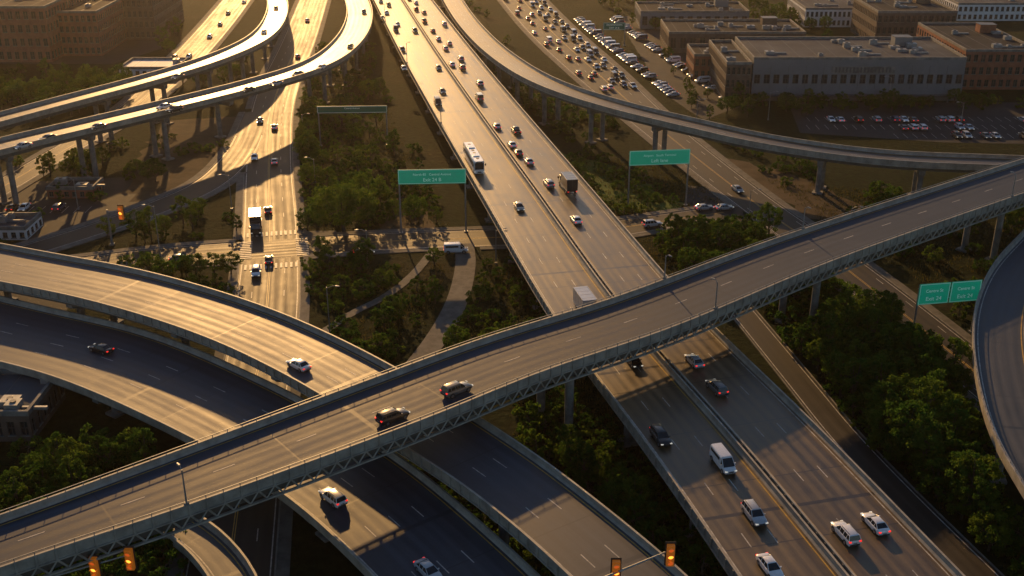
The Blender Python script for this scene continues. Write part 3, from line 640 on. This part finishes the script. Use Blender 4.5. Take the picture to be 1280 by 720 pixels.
def scatter(pp,n,kind,smin,smax,gap=2.0):
    pl=[P(*p) for p in pp]; x0,x1=min(p.x for p in pl),max(p.x for p in pl); y0,y1=min(p.y for p in pl),max(p.y for p in pl); done=[]; tries=0
    while len(done)<n and tries<n*30:
        tries+=1; x,y=random.uniform(x0,x1),random.uniform(y0,y1)
        if not inpoly(x,y,pl): continue
        s=random.uniform(smin,smax); mg=(3.0 if kind=='t' else 1.6)*s
        if over(x,y,mg*.8,zmax=9 if kind=='t' else 1.2): continue
        if kind=='t' and over(x,y,mg*.6): continue
        if any((x-a)**2+(y-b)**2<(gap*s)**2 for a,b in done): continue
        done.append((x,y))
        if kind=='t': tree(random.choice(TREES),x,y,s)
        else: tree(random.choice(BUSH),x,y,s,"shrub")
p=P(430,290); tree(BIG,p.x,p.y,1,"large_deciduous_tree")
p=P(462,262); tree(TREES[2],p.x,p.y,1.1)
scatter([(376,60),(462,60),(560,288),(380,288)],32,'t',.5,.9)
scatter([(376,60),(462,60),(560,288),(380,288)],110,'b',.7,1.5)
scatter([(380,120),(392,120),(396,288),(382,288)],12,'t',.6,.9)
scatter([(385,330),(560,330),(560,400),(480,470),(400,425)],7,'t',.5,.7)
scatter([(385,330),(700,330),(700,470),(560,460),(480,500),(400,425)],80,'b',.7,1.5)
p=P(572,448); tree(TREES[0],p.x,p.y,.75)
scatter([(-40,205),(180,208),(220,232),(140,222),(-40,230)],14,'t',.5,.8)
scatter([(-60,200),(290,150),(300,300),(0,330)],26,'b',.7,1.2)
scatter([(110,330),(300,335),(300,380),(160,350)],9,'t',.5,.75); scatter([(110,335),(300,335),(300,400),(130,360)],20,'b',.7,1.2)
scatter([(130,285),(260,262),(300,290),(140,312)],10,'t',.45,.75)
scatter([(800,300),(965,290),(985,325),(880,370)],22,'t',.55,.85,1.8); scatter([(770,260),(975,290),(985,325),(880,370)],60,'b',.9,1.6)
scatter([(960,380),(1060,350),(1120,410),(1215,480),(1250,600),(1300,760),(1180,700),(1060,540)],130,'t',.55,1.1,2.3)
scatter([(900,370),(1060,340),(1120,410),(1215,480),(1250,600),(1300,760),(1240,760),(1060,560)],130,'b',.8,1.8)
scatter([(1060,240),(1290,250),(1290,330),(1150,370),(1060,300)],14,'t',.5,.8); scatter([(1060,240),(1290,250),(1290,430),(1210,440),(1060,300)],50,'b',.8,1.4)
scatter([(-30,100),(190,104),(230,98),(230,125),(60,150),(-30,150)],60,'t',.6,.95,2.6); scatter([(200,50),(222,40),(222,75),(200,75)],6,'t',.6,.9)
scatter([(240,100),(330,70),(365,70),(330,125),(235,130)],14,'t',.5,.75)
scatter([(930,128),(1280,128),(1280,138),(930,136)],26,'b',1.0,1.6); scatter([(885,127),(1290,127),(1290,142),(900,150)],22,'t',.45,.75)
scatter([(700,185),(760,200),(870,262),(720,255)],36,'b',.6,1.3); scatter([(860,150),(1000,200),(1060,235),(960,230)],24,'b',.6,1.2)
scatter([(600,70),(700,125),(800,165),(700,180)],40,'b',.7,1.4)
scatter([(820,60),(860,140),(900,160),(880,110)],8,'t',.4,.6)
scatter([(650,470),(740,520),(840,640),(900,730),(850,730),(760,640),(650,560)],60,'b',.8,1.6); scatter([(640,470),(740,520),(860,680),(800,680),(650,540)],16,'t',.5,.75)
scatter([(60,560),(200,575),(260,720),(0,760),(-40,580)],60,'b',.8,1.7); scatter([(70,575),(200,590),(160,640),(0,650)],18,'t',.5,.85)
scatter([(210,440),(330,500),(330,560),(200,480)],12,'b',.7,1.2); scatter([(420,640),(560,560),(760,740),(600,760)],50,'b',.8,1.5)
scatter([(900,0),(1000,25),(1090,60),(1090,110),(1030,70),(900,20)],30,'t',.5,.8,3); scatter([(740,0),(800,0),(830,50),(800,50)],12,'t',.5,.8)
scatter([(600,-10),(560,20),(600,60),(700,110),(640,60)],8,'b',.8,1.3)
scatter([(200,-60),(1280,-60),(1280,-20),(200,-20)],60,'t',.9,1.5,4)
mTuft=leaf_mat("dry_grass",(.020,.032,.008),(.045,.058,.015),(.10,.085,.03))
V=[];Fs=[]; cnt=0
zones=[[(376,95),(462,95),(560,288),(380,288)],[(385,330),(700,330),(760,470),(480,500)],[(700,190),(870,215),(1000,320),(830,340)],[(960,380),(1060,350),(1250,600),(1300,760),(1180,760)],[(640,470),(740,480),(900,730),(650,560)],[(960,225),(1060,235),(1290,250),(1290,430),(1060,300)]]
for zn in zones:
    pl=[P(*p) for p in zn]; x0,x1=min(p.x for p in pl),max(p.x for p in pl); y0,y1=min(p.y for p in pl),max(p.y for p in pl)
    for _ in range(1800):
        x,y=random.uniform(x0,x1),random.uniform(y0,y1)
        if not inpoly(x,y,pl) or over(x,y,2.3,zmax=1): continue
        for k in range(9):
            a=random.uniform(0,6.28); px_,py_=x+random.gauss(0,.7),y+random.gauss(0,.7); hh=random.uniform(.25,.7); dx,dy=math.cos(a)*.09,math.sin(a)*.09; lx,ly=random.uniform(-.2,.2),random.uniform(-.2,.2)
            V+=[(px_-dx,py_-dy,0),(px_+dx,py_+dy,0),(px_+lx,py_+ly,hh)]; Fs.append((cnt,cnt+1,cnt+2)); cnt+=3
me=bpy.data.meshes.new("wild_grass"); me.from_pydata(V,[],Fs); me.materials.append(mTuft); o=bpy.data.objects.new("wild_grass",me); scn.collection.objects.link(o)
# ---------------------------------------------------------------- signs, lamps, signals
mSign=M("sign_green_glow",(.0,.16,.10),.45,emit=(.0,.35,.22),es=.28,noise=.05,nscale=2); mSignW=M("sign_white_glow",(.6,.66,.63),.5,emit=(.5,.8,.7),es=.12)  # panels and lettering given slight emission for a backlit look; not lamps
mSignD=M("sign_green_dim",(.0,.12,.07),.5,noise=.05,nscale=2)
def gantry(x,y,z,wpx,hpx,panels=1,rot=0,base=0,txt=("DOWNTOWN","EXIT 24 B"),green=None):
    c=P(x,y,z); sc=F/((c-Vector((0,0,CAMZ))).dot(Vector((0,cp,-sp)))); W=wpx/sc/math.cos(rot); Hh=hpx/sc
    e=empty("highway_sign_gantry",(c.x,c.y,0)); mb=MB()
    for sg in (-1,1):
        mb.cyl((sg*W*.48,.5,base),(sg*W*.48,.5,z+Hh*.45),.22,.16,n=10); mb.box((sg*W*.48,.5,base+.15),(.9,.9,.3))
    for zz in (-.28,.28):
        mb.cyl((-W*.5,.5,z+zz*Hh),(W*.5,.5,z+zz*Hh),.09,n=6)
    k=int(W/1.4)
    for i in range(k):
        a=-W/2+i*W/k; mb.cyl((a,.5,z-.28*Hh),(a+W/k,.5,z+.28*Hh),.05,n=4)
    o=mb.obj("posts_and_truss",[mGalv],e)
    mb=MB(); pw=W/panels
    for i in range(panels):
        cx=-W/2+pw*(i+.5); mb.box((cx,.2,z),(pw-.25,.12,Hh),0)
        for zz in (-1,1): mb.box((cx,.13,z+zz*(Hh/2-.14)),(pw-.45,.02,.08),1)
        for xx in (-1,1): mb.box((cx+xx*(pw/2-.27),.13,z),(.08,.02,Hh-.3),1)
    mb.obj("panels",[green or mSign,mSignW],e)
    for i in range(panels):
        cx=-W/2+pw*(i+.5)
        for k,tx in enumerate(txt):
            cu=bpy.data.curves.new("lettering","FONT"); cu.body=tx; cu.size=min(Hh*.33,pw/len(tx)*1.25); cu.align_x='CENTER'; cu.extrude=.01; to=bpy.data.objects.new("lettering",cu); scn.collection.objects.link(to); to.parent=e
            cu.materials.append(mSignW); to.location=(cx,.12,z+Hh*(.08 if k==0 else -.32)); to.rotation_euler=(math.pi/2,0,0)
    e.rotation_euler=(0,0,rot)
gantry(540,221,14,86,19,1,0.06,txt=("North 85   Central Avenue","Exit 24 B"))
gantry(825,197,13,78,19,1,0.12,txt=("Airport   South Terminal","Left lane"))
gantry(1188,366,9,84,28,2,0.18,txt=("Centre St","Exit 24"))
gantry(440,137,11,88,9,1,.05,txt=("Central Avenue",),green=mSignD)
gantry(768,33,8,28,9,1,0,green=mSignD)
def lampmesh(h,arm):
    mb=MB(); mb.cyl((0,0,0),(0,0,h),.13,.08,n=8); mb.box((0,0,.2),(.5,.5,.4))
    mb.cyl((0,0,h-.3),(arm*.55,0,h+.25),.06,.05,n=6); mb.cyl((arm*.55,0,h+.25),(arm,0,h+.3),.05,.045,n=6)
    mb.loft([[(arm-.1,-.12,h+.22),(arm-.1,.12,h+.22),(arm-.1,.1,h+.38),(arm-.1,-.1,h+.38)],[(arm+.3,-.16,h+.2),(arm+.3,.16,h+.2),(arm+.3,.1,h+.4),(arm+.3,-.1,h+.4)],[(arm+.7,-.08,h+.22),(arm+.7,.08,h+.22),(arm+.7,.05,h+.32),(arm+.7,-.05,h+.32)]])
    return mb
def lamp(x,y,h,ang=0.,arm=1.8):
    c=P(x,y,0); e=empty("street_lamp",(c.x,c.y,0)); lampmesh(h,arm).obj("pole_and_head",[mGalv],e,smooth=40); e.rotation_euler=(0,0,ang)
for a in [(204,345,16),(413,425,11),(935,282,9),(98,262,8),(460,330,8),(395,240,9),(290,262,9),(380,180,9),(1060,300,8),(700,150,9),(870,160,9),(960,150,9),(1110,130,9),(620,330,8),(1200,160,8),(138,180,9)]: lamp(a[0],a[1],a[2],random.uniform(-.4,.4)+random.choice((0,math.pi)))
def roadlamp(key,s,side,h=9):
    r=ROADS[key]; p=at(r,s,side*(np.interp(s,r.S,r.H)-.1),.9); i=int(np.searchsorted(r.S,s)); n=-side*r.N[min(i,len(r.N)-1)]
    e=empty("street_lamp",p); lampmesh(h,.7).obj("pole_and_head",[mGalv],e,smooth=40); e.rotation_euler=(0,0,math.atan2(n[1],n[0]))
for s in (80,172,265): roadlamp("B",s,1,5)
for s in (175,214): roadlamp("B",s,-1,4.5)
for s in (300,380,460): roadlamp("A1",s,-1,7)
mSig=M("signal_housing_glow",(.55,.20,.02),.45,emit=(1,.25,.02),es=.12,noise=.1,nscale=3); mAmb=M("signal_amber",(.8,.3,.02),.3,emit=(1,.30,.03),es=3); mOff=M("signal_lens",(.3,.06,.01),.2,emit=(1,.15,.02),es=.5)  # faint emission brightens the housing itself; only the lenses are lamps
def sighead(mb,c,s=1.0):
    c=Vector(c); mb.box(c+Vector((0,.24*s,0)),(1.0*s,.05,2.7*s),3)
    mb.box(c,(.72*s,.4*s,2.3*s),1)
    for k,z in enumerate((.75,0,-.75)):
        mb.cyl(c+Vector((0,-.2*s,z*s)),c+Vector((0,-.25*s,z*s)),.27*s,n=12,mat=2 if k==1 else 4)
        n=8
        for i in range(n//2+1):
            t0=math.pi*(i/(n/2+1)); t1=math.pi*((i+1)/(n/2+1)); r=.31*s
            a=c+Vector((math.cos(t0)*r,-.2*s,z*s+math.sin(t0)*r)); b=c+Vector((math.cos(t1)*r,-.2*s,z*s+math.sin(t1)*r)); dv=Vector((0,-.35*s,0)); mb.face([a,b,b+dv,a+dv],1)
def mast(base,heads,top,s=1.1):
    e=empty("traffic_signal",(0,0,0)); mb=MB(); b=Vector(base); t=Vector((b.x,b.y,top)); mb.cyl(b,t,.28,.2,n=10); mb.box(b+Vector((0,0,.2)),(1,1,.4))
    last=Vector(heads[-1]); armend=Vector((last.x,last.y,last.z+.2)); mb.cyl(t+Vector((0,0,-.6)),armend+Vector((0,.4,.2)),.17,.09,n=8)
    for h in heads: sighead(mb,h,s)
    mb.obj("mast_and_heads",[mGalv,mSig,mAmb,mTrim,mOff],e)
h1=P(770,714,12.6);h2=P(838,694,13.4); b=P(690,735,0); mast((b.x+2,h1.y-2.5,0),[h1,h2],12.6,1.25)
h1=P(118,710,12.0);h2=P(162,699,12.2); mast((h1.x-6,h1.y-1.5,0),[h1,h2],12,1.25)
q=P(151,266,8); mast((q.x-3.2,q.y+.4,0),[q],8.6,1.4)
# ---------------------------------------------------------------- low sun haze (real participating air)
mh=bpy.data.materials.new("haze"); mh.use_nodes=True; n=mh.node_tree; n.nodes.remove(n.nodes["Principled BSDF"]); vs=n.nodes.new("ShaderNodeVolumeScatter"); vs.inputs["Density"].default_value=.00011; vs.inputs["Anisotropy"].default_value=.86; vs.inputs["Color"].default_value=(1,.88,.7,1)
n.links.new(vs.outputs[0],n.nodes["Material Output"].inputs["Volume"])
mb=MB(); mb.box((0,450,60),(1800,1700,124)); mb.obj("atmosphere_haze",[mh])
print("objects",len(bpy.data.objects))
